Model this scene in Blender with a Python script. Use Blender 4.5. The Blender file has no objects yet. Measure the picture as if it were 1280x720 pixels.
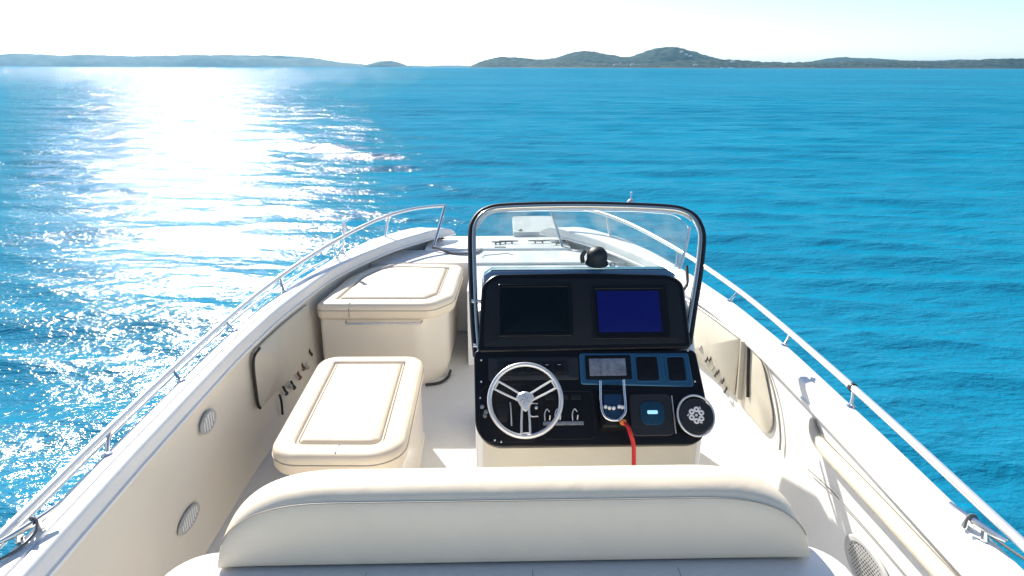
import bpy, bmesh, math, random
import numpy as np
from mathutils import Vector, Matrix
R = math.radians
random.seed(4)
scn = bpy.context.scene
COL = scn.collection
XC = .04                                            # centreline of the boat

# ------------------------------------------------------------------ materials
def nmat(name):
    m = bpy.data.materials.new(name); m.use_nodes = True
    return m, m.node_tree.nodes, m.node_tree.links, m.node_tree.nodes['Principled BSDF']

def mat(name, col, rough=.4, metal=0, coat=0, bump=0, bscale=200, var=0, vscale=4, spec=.5, emit=None, estr=1, rvar=0):
    m, N, L, P = nmat(name)
    P.inputs['Base Color'].default_value = (*col, 1)
    P.inputs['Roughness'].default_value = rough
    P.inputs['Metallic'].default_value = metal
    P.inputs['Coat Weight'].default_value = coat
    P.inputs['Coat Roughness'].default_value = .06
    P.inputs['Specular IOR Level'].default_value = spec
    tc = N.new('ShaderNodeTexCoord')
    if var or rvar:
        n = N.new('ShaderNodeTexNoise'); n.inputs['Scale'].default_value = vscale
        n.inputs['Detail'].default_value = 6; n.inputs['Roughness'].default_value = .65
        L.new(tc.outputs['Object'], n.inputs['Vector'])
    if var:
        r = N.new('ShaderNodeValToRGB')
        r.color_ramp.elements[0].position = .3; r.color_ramp.elements[1].position = .7
        r.color_ramp.elements[0].color = (*[c*(1-var) for c in col], 1)
        r.color_ramp.elements[1].color = (*[min(1, c*(1+var*.4)) for c in col], 1)
        L.new(n.outputs['Fac'], r.inputs['Fac']); L.new(r.outputs['Color'], P.inputs['Base Color'])
    if rvar:
        mr = N.new('ShaderNodeMapRange')
        mr.inputs['To Min'].default_value = max(.02, rough-rvar); mr.inputs['To Max'].default_value = rough+rvar
        L.new(n.outputs['Fac'], mr.inputs['Value']); L.new(mr.outputs['Result'], P.inputs['Roughness'])
    if bump:
        b = N.new('ShaderNodeBump'); b.inputs['Strength'].default_value = bump; b.inputs['Distance'].default_value = .002
        n2 = N.new('ShaderNodeTexNoise'); n2.inputs['Scale'].default_value = bscale; n2.inputs['Detail'].default_value = 3
        L.new(tc.outputs['Object'], n2.inputs['Vector']); L.new(n2.outputs['Fac'], b.inputs['Height'])
        if 'vinyl' in name:                           # soft puckers
            b2 = N.new('ShaderNodeBump'); b2.inputs['Strength'].default_value = .35; b2.inputs['Distance'].default_value = .012
            n3 = N.new('ShaderNodeTexNoise'); n3.inputs['Scale'].default_value = 6; n3.inputs['Detail'].default_value = 2; n3.inputs['Distortion'].default_value = .6
            L.new(tc.outputs['Object'], n3.inputs['Vector']); L.new(n3.outputs['Fac'], b2.inputs['Height'])
            L.new(b2.outputs['Normal'], b.inputs['Normal'])
        L.new(b.outputs['Normal'], P.inputs['Normal'])
    if emit:
        P.inputs['Emission Color'].default_value = (*emit, 1); P.inputs['Emission Strength'].default_value = estr
    return m

GEL = mat('white gelcoat', (.84, .83, .80), .34, coat=.05, var=.035, vscale=3, rvar=.05, bump=.015, bscale=14)
LINER = mat('cream gelcoat', (.82, .745, .625), .32, coat=.2, var=.04, vscale=3, rvar=.05, bump=.015, bscale=14)
SOLE = mat('nonskid sole', (.76, .74, .70), .6, bump=.6, bscale=260, var=.06, vscale=2.5)
VINYL = mat('ivory vinyl', (.85, .725, .55), .42, bump=.25, bscale=320, var=.035, vscale=5, rvar=.05)
VINYL2 = mat('beige vinyl', (.66, .59, .47), .45, bump=.25, bscale=320, var=.05, vscale=5)
BEIGE = mat('beige panel', (.66, .61, .50), .4, bump=.15, bscale=60, var=.06, vscale=4)
SEAM = mat('seam grey', (.20, .19, .18), .6)
GROOVE = mat('seam beige', (.40, .36, .30), .6)
BLACK = mat('black gloss', (.006, .006, .007), .3, spec=.3, rvar=.06, vscale=12)
BLACKM = mat('black matt', (.014, .015, .017), .5, bump=.3, bscale=400)
PODF = mat('pod face', (.014, .016, .018), .5, spec=.25, bump=.2, bscale=300)
SKYHOOD = mat('sky-tinted glossy hood', (.10, .20, .28), .10, coat=.6, rvar=.04, vscale=9)  # the sky's reflection is put into the blue base colour
SCREEN = mat('dark screen', (.003, .007, .009), .22, spec=.2)
BLUES = mat('blue screen', (.003, .004, .03), .25, spec=.2, emit=(.004, .010, .16), estr=.17)
BLUEF = mat('blue anodised frame', (.03, .12, .21), .32, metal=.4)
GREYS = mat('grey display', (.22, .24, .28), .25, var=.5, vscale=30)
GLOWS = mat('pale cyan readout', (.3, .6, .8), .3, emit=(.25, .55, .75), estr=.5)
CHROME = mat('polished steel', (.80, .79, .77), .14, metal=1, rvar=.05, vscale=30)
SATIN = mat('satin silver', (.74, .74, .72), .30, metal=.55, bump=.1, bscale=500)
STEELW = mat('warm polished steel', (.86, .78, .64), .2, metal=1, rvar=.06, vscale=30)
RUBBER = mat('black rubber', (.018, .018, .018), .5)
GRILLE = mat('grey grille', (.46, .46, .45), .45)
DKGRILLE = mat('dark grille', (.05, .05, .05), .5)
RED = mat('red cord', (.62, .018, .015), .45, bump=.5, bscale=500)
ORANGE = mat('orange clip', (.75, .20, .03), .4)
BROWN = mat('rust brown fitting', (.16, .06, .03), .5)
WHITEP = mat('white plastic', (.82, .82, .80), .35)
PINK = mat('pale pink plastic', (.80, .58, .60), .4)
GREYP = mat('grey deck panel', (.50, .52, .51), .45, bump=.3, bscale=200, var=.08)
ROPE = mat('grey braided rope', (.16, .16, .16), .8, bump=.8, bscale=300)

def glass_mat():
    m, N, L, P = nmat('acrylic windscreen')
    out = N['Material Output']
    tr = N.new('ShaderNodeBsdfTransparent'); tr.inputs['Color'].default_value = (.93, .97, .96, 1)
    gl = N.new('ShaderNodeBsdfGlossy'); gl.inputs['Roughness'].default_value = .03
    df = N.new('ShaderNodeBsdfTranslucent'); df.inputs['Color'].default_value = (.8, .85, .84, 1)
    fr = N.new('ShaderNodeFresnel'); fr.inputs['IOR'].default_value = 1.45
    n = N.new('ShaderNodeTexNoise'); n.inputs['Scale'].default_value = 7; n.inputs['Detail'].default_value = 6
    tc = N.new('ShaderNodeTexCoord'); L.new(tc.outputs['Object'], n.inputs['Vector'])
    mr = N.new('ShaderNodeMapRange'); mr.inputs['From Min'].default_value = .42; mr.inputs['From Max'].default_value = .75
    mr.inputs['To Min'].default_value = .05; mr.inputs['To Max'].default_value = .34
    L.new(n.outputs['Fac'], mr.inputs['Value'])
    a = N.new('ShaderNodeMixShader'); b = N.new('ShaderNodeMixShader')
    L.new(mr.outputs['Result'], a.inputs[0]); L.new(tr.outputs[0], a.inputs[1]); L.new(df.outputs[0], a.inputs[2])
    L.new(fr.outputs[0], b.inputs[0]); L.new(a.outputs[0], b.inputs[1]); L.new(gl.outputs[0], b.inputs[2])
    L.new(b.outputs[0], out.inputs['Surface'])
    return m
GLASS = glass_mat()

# ------------------------------------------------------------------ mesh helpers
def link(name, bm, m, parent=None, sharp=35, label=None):
    bmesh.ops.recalc_face_normals(bm, faces=bm.faces)
    me = bpy.data.meshes.new(name); bm.to_mesh(me); bm.free()
    me.materials.append(m)
    for p in me.polygons: p.use_smooth = True
    me.set_sharp_from_angle(angle=R(sharp))
    o = bpy.data.objects.new(name, me); COL.objects.link(o)
    if parent is not None: o.parent = parent
    if label: o['label'] = label
    return o

def empty(name, loc=(0, 0, 0)):
    o = bpy.data.objects.new(name, None); COL.objects.link(o); o.location = loc
    o.empty_display_size = .2
    return o

def tag(o, label=None, cat=None, group=None, kind=None):
    for k, v in (('label', label), ('category', cat), ('group', group), ('kind', kind)):
        if v: o[k] = v
    return o

def rpoly(c, r, d=0, n=6, sub=1):
    """Rounded convex polygon, counter-clockwise corners c, corner radii r, inset by d."""
    k = len(c)
    if not isinstance(r, (list, tuple)): r = [r]*k
    P = [Vector(p) for p in c]
    lines = []
    for i in range(k):
        a, b = P[i], P[(i+1) % k]; t = (b-a).normalized(); nn = Vector((-t.y, t.x))
        lines.append((a+nn*d, t))
    C = []
    for i in range(k):
        (a, t), (b, s) = lines[i-1], lines[i]
        den = t.x*s.y-t.y*s.x
        w = b-a; u = (w.x*s.y-w.y*s.x)/den
        C.append(a+t*u)
    pts = []
    for i in range(k):
        t0, t1 = lines[i-1][1], lines[i][1]
        ang = math.acos(max(-1, min(1, t0.dot(t1))))
        rr = max(r[i]-d, .002)
        T = rr*math.tan(ang/2)
        e = min((C[i]-C[i-1]).length, (C[(i+1) % k]-C[i]).length)*.49
        if T > e: T = e; rr = T/math.tan(ang/2)
        s = C[i]-t0*T; cen = s+Vector((-t0.y, t0.x))*rr
        v = s-cen
        arc = []
        for j in range(n+1):
            th = ang*j/n
            arc.append(cen+Vector((v.x*math.cos(th)-v.y*math.sin(th), v.x*math.sin(th)+v.y*math.cos(th))))
        if pts and sub > 1:
            a = pts[-1]
            for q in range(1, sub): pts.append(a.lerp(arc[0], q/sub))
        pts += arc
    if sub > 1:
        a = pts[-1]
        for q in range(1, sub): pts.append(a.lerp(pts[0], q/sub))
    return pts

def plate_bm(bm, c, r, prof, f, n=6, sub=1):
    rings = []
    for d, h in prof:
        rings.append([bm.verts.new(f(p.x, p.y, h)) for p in rpoly(c, r, d, n, sub)])
    for A, B in zip(rings, rings[1:]):
        k = len(A)
        for i in range(k):
            bm.faces.new((A[i], A[(i+1) % k], B[(i+1) % k], B[i]))
    for ring in (rings[0], rings[-1]):
        cen = sum((v.co for v in ring), Vector())/len(ring)
        cv = bm.verts.new(cen)
        for i in range(len(ring)): bm.faces.new((ring[i], ring[(i+1) % len(ring)], cv))

def plate(name, c, r, prof, f, m, parent, n=6, sub=1, sharp=35, label=None):
    bm = bmesh.new(); plate_bm(bm, c, r, prof, f, n, sub)
    return link(name, bm, m, parent, sharp, label)

def box2(u0, v0, u1, v1): return [(u0, v0), (u1, v0), (u1, v1), (u0, v1)]
def slab(h, e=.004): return [(0, 0), (0, h-e), (e*.3, h-e*.3), (e, h)]
XY = lambda z0: (lambda u, v, h: Vector((u, v, z0+h)))

def frame(o, v):
    """Plane frame with u along +X, v up the slope, h out of the face towards the helmsman."""
    o = Vector(o); v = Vector(v).normalized(); nn = Vector((0, -v.z, v.y))
    return lambda a, b, h: o+Vector((a, 0, 0))+v*b+nn*h

def spline(pts, k=6, closed=False):
    P = [Vector(p) for p in pts]; out = []
    n = len(P); rng = n if closed else n-1
    for i in range(rng):
        p1, p2 = P[i], P[(i+1) % n]
        p0 = P[i-1] if (closed or i > 0) else p1*2-p2
        p3 = P[(i+2) % n] if (closed or i+2 < n) else p2*2-p1
        for j in range(k):
            t = j/k
            out.append(.5*((2*p1)+(p2-p0)*t+(2*p0-5*p1+4*p2-p3)*t*t+(3*p1-p0-3*p2+p3)*t**3))
    if not closed: out.append(P[-1])
    return out

def tube_bm(bm, pts, r, closed=False, seg=10, cap=True):
    pts = [Vector(p) for p in pts]; n = len(pts); rings = []
    up = None
    for i, p in enumerate(pts):
        a = pts[i-1] if (closed or i > 0) else p
        b = pts[(i+1) % n] if (closed or i < n-1) else p
        t = (b-a).normalized()
        if up is None:
            up = Vector((0, 0, 1)) if abs(t.z) < .9 else Vector((0, 1, 0))
        s = t.cross(up).normalized(); up = s.cross(t).normalized()
        rr = r[i] if isinstance(r, (list, tuple)) else r
        rings.append([bm.verts.new(p+(s*math.cos(2*math.pi*j/seg)+up*math.sin(2*math.pi*j/seg))*rr) for j in range(seg)])
    pairs = list(zip(rings, rings[1:]))
    if closed: pairs.append((rings[-1], rings[0]))
    for q, (A, B) in enumerate(pairs):
        off = 0
        if closed and q == len(pairs)-1:
            off = min(range(seg), key=lambda o: (A[0].co-B[o].co).length)
        for j in range(seg):
            bm.faces.new((A[j], A[(j+1) % seg], B[(j+1+off) % seg], B[(j+off) % seg]))
    if cap and not closed:
        bm.faces.new(rings[0][::-1]); bm.faces.new(rings[-1])

def tube(name, pts, r, m, parent, closed=False, seg=10, label=None):
    bm = bmesh.new(); tube_bm(bm, pts, r, closed, seg)
    return link(name, bm, m, parent, 50, label)

def lathe_bm(bm, prof, o, ax, seg=28):
    """prof: (radius, height) along axis ax from origin o."""
    o = Vector(o); ax = Vector(ax).normalized()
    s = ax.orthogonal().normalized(); t = ax.cross(s)
    rings = [[bm.verts.new(o+ax*h+(s*math.cos(2*math.pi*j/seg)+t*math.sin(2*math.pi*j/seg))*max(r, 1e-4)) for j in range(seg)] for r, h in prof]
    for A, B in zip(rings, rings[1:]):
        for j in range(seg): bm.faces.new((A[j], A[(j+1) % seg], B[(j+1) % seg], B[j]))
    bm.faces.new(rings[0][::-1]); bm.faces.new(rings[-1])

def lathe(name, prof, o, ax, m, parent, seg=28, label=None):
    bm = bmesh.new(); lathe_bm(bm, prof, o, ax, seg)
    return link(name, bm, m, parent, 40, label)

# ------------------------------------------------------------------ hull shape
WY = [(-1.4, 1.50), (1.5, 1.55), (2.5, 1.56), (3.4, 1.55), (4.0, 1.51), (4.6, 1.42), (5.2, 1.30), (5.7, 1.15), (6.0, .99), (6.2, .83), (6.32, .68)]
def w_(y):
    if y <= WY[0][0]: return WY[0][1]
    for (a, b), (c, d) in zip(WY, WY[1:]):
        if y <= c: return b+(d-b)*(y-a)/(c-a)
    return WY[-1][1]
def w(y): return sum(w_(y+k*.07) for k in (-2, -1, 0, 1, 2))/5 if y < 6.1 else w_(y)
def g(y):                                           # width of the gunwale top
    return .124 + (0 if y < 4.9 else .15*min(1, (y-4.9)/1.1))
def wallf(side, off=.098):
    """(Y, z, h) on the inner side of the boat; h points into the cockpit."""
    return lambda y, z, h: Vector((XC+side*(w(y)-off-h), y, z))

boat = empty('motorboat', (XC, 2.0, 0))
tag(boat, 'white open motorboat with cream seats seen from above its stern', 'boat')
class _P: pass
def part_parent(name): return boat
BI = Matrix.Translation(Vector((-XC, -2.0, 0)))
def settle():                                       # parts were modelled in world space: make them relative to the boat's base
    for o in boat.children: o.matrix_parent_inverse = BI

def hull():
    bm = bmesh.new()
    ys = [-1.4, -1, -.5, 0, .5, 1, 1.5, 2, 2.4, 2.8, 3.2]+[3.4+.1*i for i in range(29)]+[6.26, 6.30, 6.32]
    rings = []
    for y in ys:
        W = w(y); G = g(y); f = max(0, (y-3.5)/2.8)
        e = .0
        if y > 6.25: e = {6.26: .006, 6.30: .022, 6.32: .045}[y]   # the coaming rounds off at its forward end
        half = [(W-.15-.02*f, .46), (W-.098, .47), (W-.098, 1.184), (W-G-.008, 1.186), (W-G-.010, 1.202), (W-G-.001, 1.206), (W-G, 1.255-e), (W-G+.004, 1.266-e),
                (W-G+.012, 1.273-e), (W-.080, 1.276-e), (W-.076, 1.268-e), (W-.070, 1.268-e), (W-.066, 1.277-e), (W-.045, 1.281-e), (W-.018, 1.277-e), (W-.003, 1.262-e), (W+.002, 1.24-e),
                (W+.004, 1.20), (W+.006, 1.165), (W+.010, 1.13), (W-.01, 1.05), (W-.07-.2*f, .5), (W-.28-.3*f, -.05), (W*.45*(1-f*.8), -.38+.2*f), (0.001, -.5+.35*f)]
        ring = [(XC+x, z) for x, z in half]+[(XC-x, z) for x, z in half[::-1]]
        rings.append([bm.verts.new((x, y, z)) for x, z in ring])
    for A, B in zip(rings, rings[1:]):
        k = len(A)
        for i in range(k): bm.faces.new((A[i], A[(i+1) % k], B[(i+1) % k], B[i]))
    bm.faces.new(rings[0]); bm.faces.new(rings[-1][::-1])
    return link('hull', bm, GEL, boat, 40)
hull()

# lining of the cockpit sides, a few mm proud of the hull's inner face
for s in (-1, 1):
    bm = bmesh.new(); f = wallf(s); rows = []
    ys = [-1.3+.15*i for i in range(50)]
    for y in ys:
        rows.append([bm.verts.new(f(y, z, h)) for z, h in ((.503, .0), (.503, .045), (.53, .022), (.60, .012), (.9, .008), (1.172, .006), (1.182, .003), (1.182, 0))])
    for A, B in zip(rows, rows[1:]):
        for i in range(8): bm.faces.new((A[i], A[(i+1) % 8], B[(i+1) % 8], B[i]))
    bm.faces.new(rows[0]); bm.faces.new(rows[-1][::-1])
    link('side_lining', bm, LINER if s < 0 else GEL, boat)  # port cream for its shade, starboard white for its sun, put into the colour

def deck_outline(y0, y1, off, n=18):
    ys = [y0+(y1-y0)*i/n for i in range(n+1)]
    return [(XC+w(y)-off, y) for y in ys]+[(XC-w(y)+off, y) for y in ys[::-1]]
def polyslab(name, pts, z0, z1, m, e=.01, label=None):
    bm = bmesh.new()
    A = [bm.verts.new((x, y, z0)) for x, y in pts]; B = [bm.verts.new((x, y, z1)) for x, y in pts]
    for i in range(len(A)): bm.faces.new((A[i], A[(i+1) % len(A)], B[(i+1) % len(A)], B[i]))
    bm.faces.new(A[::-1]); bm.faces.new(B)
    return link(name, bm, m, boat, 30, label)
polyslab('sole', deck_outline(-1.35, 5.9, .125), .42, .5, SOLE)
# transom behind the camera
plate('transom', [(XC-1.40, -1.3), (XC+1.40, -1.3), (XC+1.40, -1.05), (XC-1.40, -1.05)], .05, [(0, 0), (0, .70), (.03, .73)], XY(.503), GEL, boat)

# bow deck, blunt nose and anchor platform
plate('bow_deck', [(XC-.66, 5.95), (XC+.66, 5.95), (XC+.66, 6.30), (XC+.52, 6.44), (XC-.52, 6.44), (XC-.66, 6.30)], [.02, .02, .1, .1, .1, .1],
      [(.30, -.35), (.12, .35), (.02, .95), (0, 1.05), (0, 1.135), (.006, 1.146), (.02, 1.15)], XY(0), GEL, boat)
polyslab('foredeck', deck_outline(5.55, 5.98, .124), .51, 1.13, GEL)
polyslab('forward_platform', [(XC-.24, 4.85), (XC+w(4.85)-.135, 4.85), (XC+w(5.2)-.135, 5.2), (XC+w(5.54)-.135, 5.54), (XC-.24, 5.54)], .503, 1.11, GEL)
ap = plate('anchor_platform', [(.19, 6.40), (.65, 6.40), (.64, 7.16), (.20, 7.16)], [.01, .01, .06, .06], [(.02, 0), (0, .01), (0, .045), (.008, .055)], XY(1.135), GREYP, boat)
for x in (.26, .59):
    lathe('bolt', [(.022, 0), (.022, .008), (.014, .016), (.001, .018)], (x, 6.47, 1.1905), (0, 0, 1), DKGRILLE, ap, 12)
tube('anchor_roller', [(.36, 7.17, 1.165), (.48, 7.17, 1.165)], .022, RUBBER, ap, seg=12)

# ------------------------------------------------------------------ rails
def rail_pt(s, u):                                 # mirrored helper, u = (half breadth, y, z)
    return Vector((XC+s*u[0], u[1], u[2]))
aft = [(1.47, -1.2, 1.36), (1.50, .4, 1.36), (1.52, 1.6, 1.36), (1.535, 2.4, 1.362), (1.53, 3.2, 1.365), (1.50, 3.9, 1.372), (1.42, 4.55, 1.385), (1.30, 5.1, 1.405), (1.14, 5.6, 1.43), (.965, 5.95, 1.452), (.80, 6.16, 1.462), (.64, 6.27, 1.465), (.49, 6.33, 1.465)]
aft = [((a[0]*k, a[1]*k, 2.7-(2.7-a[2])*k)) for a in aft for k in [1+.026*max(0, min(1, (5.4-a[1])/1.5))]]
for s in (-1, 1):
    path = spline([rail_pt(s, a) for a in aft], 6)
    rl = tube('hand_rail', path, .0145 if s < 0 else .017, SATIN, boat, seg=12,
              label='polished rail along the port side' if s < 0 else 'white rail along the starboard side')
    # leaning end post of the bow rail
    tube('end_post', [rail_pt(s, (.49, 6.33, 1.465)), rail_pt(s, (.585, 5.99, 1.145))], .013, CHROME, rl)
    tube('stanchion', [rail_pt(s, (.965, 5.95, 1.45)), rail_pt(s, (.995, 5.90, 1.278))], .011, CHROME, rl)
    for (y) in ((4.95, 4.15, 3.42, 2.72, 1.55, .5, -.6) if s > 0 else (5.25, 4.4, 3.7, 3.05, 2.4, .5, -.6)):
        # foot on the gunwale, leaning forward
        t = min(path, key=lambda p: abs(p.y-y)); b = Vector((XC+s*(w(y-.05)-.028), y-.06, 1.277))
        bm = bmesh.new(); tube_bm(bm, [t, t.lerp(b, .5)+Vector((s*.004, 0, 0)), b], .0085, seg=8)
        lathe_bm(bm, [(.022, 0), (.022, .006), (.012, .012)], b-Vector((0, 0, .001)), (0, 0, 1), 12)
        link('stanchion', bm, CHROME, rl)
    if s > 0:
        for y in (2.78,):
            q = min(path, key=lambda p: abs(p.y-y)); i = path.index(q)
            tube('rail_joint', [path[i], path[i].lerp(path[i+1], .12)], .022, RUBBER, rl)
lower = spline([rail_pt(-1, (a[0]+.012, a[1], 1.285)) for a in aft[:8]], 5)
tube('lower_rail', lower, .0075, SATIN, boat, seg=8)
# rubbing strake outside
for s in (-1, 1):
    tube('rubbing_strake', spline([(XC+s*(w(y)+.016), y, 1.145) for y in [-1.38, 0, 1.5, 2.5, 3.2, 3.8, 4.4, 4.9, 5.3, 5.65, 5.9, 6.1, 6.25]], 5), .022, WHITEP, boat, seg=8)

# antenna-like light pole on the port gunwale
def pole(x, y, z0, z1, lean, m=WHITEP):
    bm = bmesh.new(); L = z1-z0
    tube_bm(bm, [(x, y, z0), (x+lean*.7, y, z0+L*.62), (x+lean*.75, y, z0+L*.66), (x+lean*.95, y, z0+L*.95), (x+lean, y, z1)], [.008, .007, .016, .017, .008], seg=10)
    lathe_bm(bm, [(.022, 0), (.020, .02), (.009, .03)], (x, y, z0-.001), (0, 0, 1), 12)
    return link('light_pole', bm, m, boat)
pole(-1.215, 5.33, 1.279, 1.53, .035)

# mooring cleats with a scrap of dark line
def cleat(x, y, z, rz, line):
    bm = bmesh.new()
    c, s = math.cos(rz), math.sin(rz)
    T = lambda a, b, h: Vector((x+a*c-b*s, y+a*s+b*c, z+h))
    for a in (-.03, .03):
        tube_bm(bm, [T(a*1.2, 0, 0), T(a, 0, .035)], [.014, .009], seg=8)
    tube_bm(bm, [T(-.10, 0, .046), T(-.06, 0, .040), T(0, 0, .038), T(.06, 0, .040), T(.10, 0, .046)], [.006, .010, .012, .010, .006], seg=10)
    cl = link('cleat', bm, CHROME, boat)
    if line:
        tube('cleat_strap', spline([T(*p) for p in line], 5), .0045, ROPE, cl, seg=8)
cleat(1.535, 1.80, 1.280, R(105), [(.02, .02, .012), (.02, .015, .05), (.02, -.012, .05), (.0, -.025, .02), (-.06, -.03, .006), (-.16, -.03, .006)])
cleat(-1.475, 1.86, 1.280, R(70), [(.04, .02, .012), (.02, .015, .05), (.02, -.012, .05), (.0, -.025, .02), (-.06, -.03, .006), (-.12, -.02, .006)])

# ------------------------------------------------------------------ cushions
def cushion_prof(t, rim=.11, edge=.045):
    return [(.03, 0), (.008, .004), (0, .018), (0, t-edge*.8), (edge*.12, t-edge*.38), (edge*.45, t-edge*.1), (edge, t), (rim-.020, t+.002),
            (rim-.006, t-.006), (rim+.000, t-.022), (rim+.014, t-.022), (rim+.020, t-.006), (rim+.034, t+.003), (rim+.08, t+.008)]
def cushion(name, c, r, z, t, parent, rim=.11, n=8, sub=6):
    o = plate(name, c, r, cushion_prof(t, rim), XY(z), VINYL, parent, n, sub, 50)
    # dark piping laid in the groove round the centre panel
    pts = [Vector((p.x, p.y, z+t-.0175)) for p in rpoly(c, r, rim+.007, n, 1)]
    tube('piping', pts, .0078, GROOVE, o, closed=True, seg=6)
    pts = [Vector((p.x, p.y, z+t-.05)) for p in rpoly(c, r, -.001, n, 1)]
    tube('piping', pts, .003, GROOVE, o, closed=True, seg=6)
    return o

# square stool in front
ot = empty('stool'); ot.parent = boat
OC = [(-1.065, 2.78), (-.425, 2.76), (-.435, 3.93), (-1.075, 3.94)]
OB = [(-1.00, 2.86), (-.445, 2.84), (-.445, 3.86), (-1.01, 3.87)]
plate('base', OB, [.10, .12, .10, .1], [(-.012, 0), (-.012, .02), (0, .035), (0, .37), (.01, .378)], XY(.5005), LINER, ot)
c_ = cushion('cushion', OC, [.15, .17, .11, .12], .880, .115, ot)
tube('seam', [(-.745, 2.7735, .90), (-.745, 2.7735, .955), (-.742, 2.80, .9945), (-.735, 2.868, .9975)], .0022, SEAM, c_, seg=6)

# port forward lounger
lo = empty('lounger'); lo.parent = boat
LC = [(-1.235, 4.46), (-.425, 4.44), (-.285, 4.62), (-.245, 5.44), (-.95, 5.52), (-1.135, 5.12)]
LR = [.05, .12, .22, .10, .42, .55]
LB = [(-1.225, 4.50), (-.50, 4.48), (-.33, 4.68), (-.30, 5.40), (-.93, 5.46), (-1.10, 5.10)]
plate('base', LB, [.03, .16, .2, .08, .4, .4], [(.035, 0), (.028, .03), (0, .12), (0, .52), (.01, .53)], XY(.5005), LINER, lo, 8, 3)
c_ = cushion('cushion', LC, LR, 1.035, .115, lo, rim=.115)
for x in (-1.0, -.60):
    tube('seam', [(x, 4.452, 1.05), (x, 4.4505, 1.11), (x+.002, 4.475, 1.1485), (x+.02, 4.545, 1.152)], .002, SEAM, c_, seg=6)
tube('grab_handle', spline([(-1.03, 4.475, 1.012), (-1.02, 4.445, 1.012), (-.98, 4.437, 1.012), (-.55, 4.43, 1.012), (-.51, 4.438, 1.012), (-.50, 4.475, 1.012)], 5), .008, CHROME, lo)
tube('door_gap', [(-.86, 4.498, .99), (-.86, 4.498, .55)], .0022, SEAM, lo, seg=6)
tube('toe_trim', spline([(-.50, 4.498, .512), (-.40, 4.53, .512), (-.345, 4.62, .514), (-.33, 4.70, .53)], 4), .011, RUBBER, lo, seg=8)

# ------------------------------------------------------------------ helm bench with bolster backrest
hb = empty('helm_bench'); hb.parent = boat
plate('base', [(-1.09, .70), (1.17, .70), (1.17, 1.97), (-1.09, 1.97)], [.08, .08, .16, .16], [(.0, 0), (0, .60), (.006, .622), (.03, .632)], XY(.5005), GEL, hb, 8)
def backrest():
    bm = bmesh.new()
    N = 64; x0, x1 = -.905, 1.045; prof = []
    for i in range(N+1):
        t = i/N; x = x0+(x1-x0)*(.5-.5*math.cos(math.pi*t)) if True else 0
        q = abs(2*(x-x0)/(x1-x0)-1)                   # 0 in the middle, 1 at the ends
        k = max(0, (q-.60)/.40)
        s = (max(0, 1-k**2.5))**.5                  # ends drop away in a long curve
        H = .035+.235*s; T = .075+.10*s
        y0 = 1.865+.018*(1-q*q)*0
        z0 = 1.136
        # cross-section (y outwards from the stern, z): flat back, rolled top, sloping front
        cs = [(0, .004), (-.010, .03*s+.004), (-.008, H*.45), (.004, H*.72), (.018, H*.86), (.040, H*.945), (.072, H*.99), (.072+T*.3, H), (.072+T*.62, H*.955), (.072+T*.85, H*.84), (.072+T, H*.6), (.072+T*.98, H*.25), (.072+T*.8, .004), (.03, 0)]
        prof.append([bm.verts.new((x, y0+a, z0+b)) for a, b in cs])
    for A, B in zip(prof, prof[1:]):
        k = len(A)
        for i in range(k): bm.faces.new((A[i], A[(i+1) % k], B[(i+1) % k], B[i]))
    bm.faces.new(prof[0]); bm.faces.new(prof[-1][::-1])
    o = link('backrest', bm, VINYL, hb, 60)
    sm = o.modifiers.new('round', 'SUBSURF'); sm.levels = 1; sm.render_levels = 1
    # welt seam along the upper edge of the back face
    pts = []
    for i in range(3, N-2):
        v = o.data.vertices[i*14+4].co; pts.append(v+Vector((0, -.0005, .001)))
    tube('piping', pts, .0022, GROOVE, o, seg=6)
    return o
backrest()
plate('shadow_gap_strip', [(-.86, 1.88), (1.0, 1.88), (1.0, 2.02), (-.86, 2.02)], .02, [(0, 0), (0, .006)], XY(1.1325), RUBBER, hb)  # black strip drawn in for the shade under the backrest
for x in (-.42, .12, .6):
    tube('seam', [(x, 1.84, 1.1328), (x, .75, 1.1328)], .0012, GROOVE, hb, seg=6)

# ------------------------------------------------------------------ console
co = empty('console'); co.parent = boat
YZ = lambda x0: (lambda u, v, h: Vector((x0+h, u, v)))
def prism(name, pts, r, x0, x1, m, parent, e=.02, n=5):
    L = x1-x0
    return plate(name, pts, r, [(e, 0), (e*.3, e*.3), (0, e), (0, L-e), (e*.3, L-e*.3), (e, L)], YZ(x0), m, parent, n)
prism('body', [(2.985, .501), (4.02, .501), (3.98, 1.42), (3.62, 1.56), (3.34, 1.50), (3.22, 1.34), (2.965, 1.05)], [.01, .02, .08, .1, .03, .03, .03], -.095, 1.04, GEL, co, .035)
plate('aft_panel', [(-.055, .54), (1.0, .54), (1.0, 1.02), (-.055, 1.02)], .03, [(0, 0), (0, .004), (.004, .006)], lambda u, v, h: Vector((u, 2.974-h+(v-.501)*-.035, v)), BEIGE, co)
prism('pod', [(3.205, 1.352), (3.80, 1.352), (3.72, 1.60), (3.60, 1.678), (3.475, 1.694), (3.425, 1.668)], [.02, .02, .08, .08, .04, .015], -.070, .988, SKYHOOD, co, .06, 6)
for v_ in co.children[-1].data.vertices:              # the hood is crowned from side to side
    if v_.co.z > 1.5: v_.co.z += .014-.045*((v_.co.x-.46)/.53)**2
D = frame((.47, 3.0, 1.2), (0, .32, .36))
S = frame((.5, 3.27, 1.53), (0, .24, .30))
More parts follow.
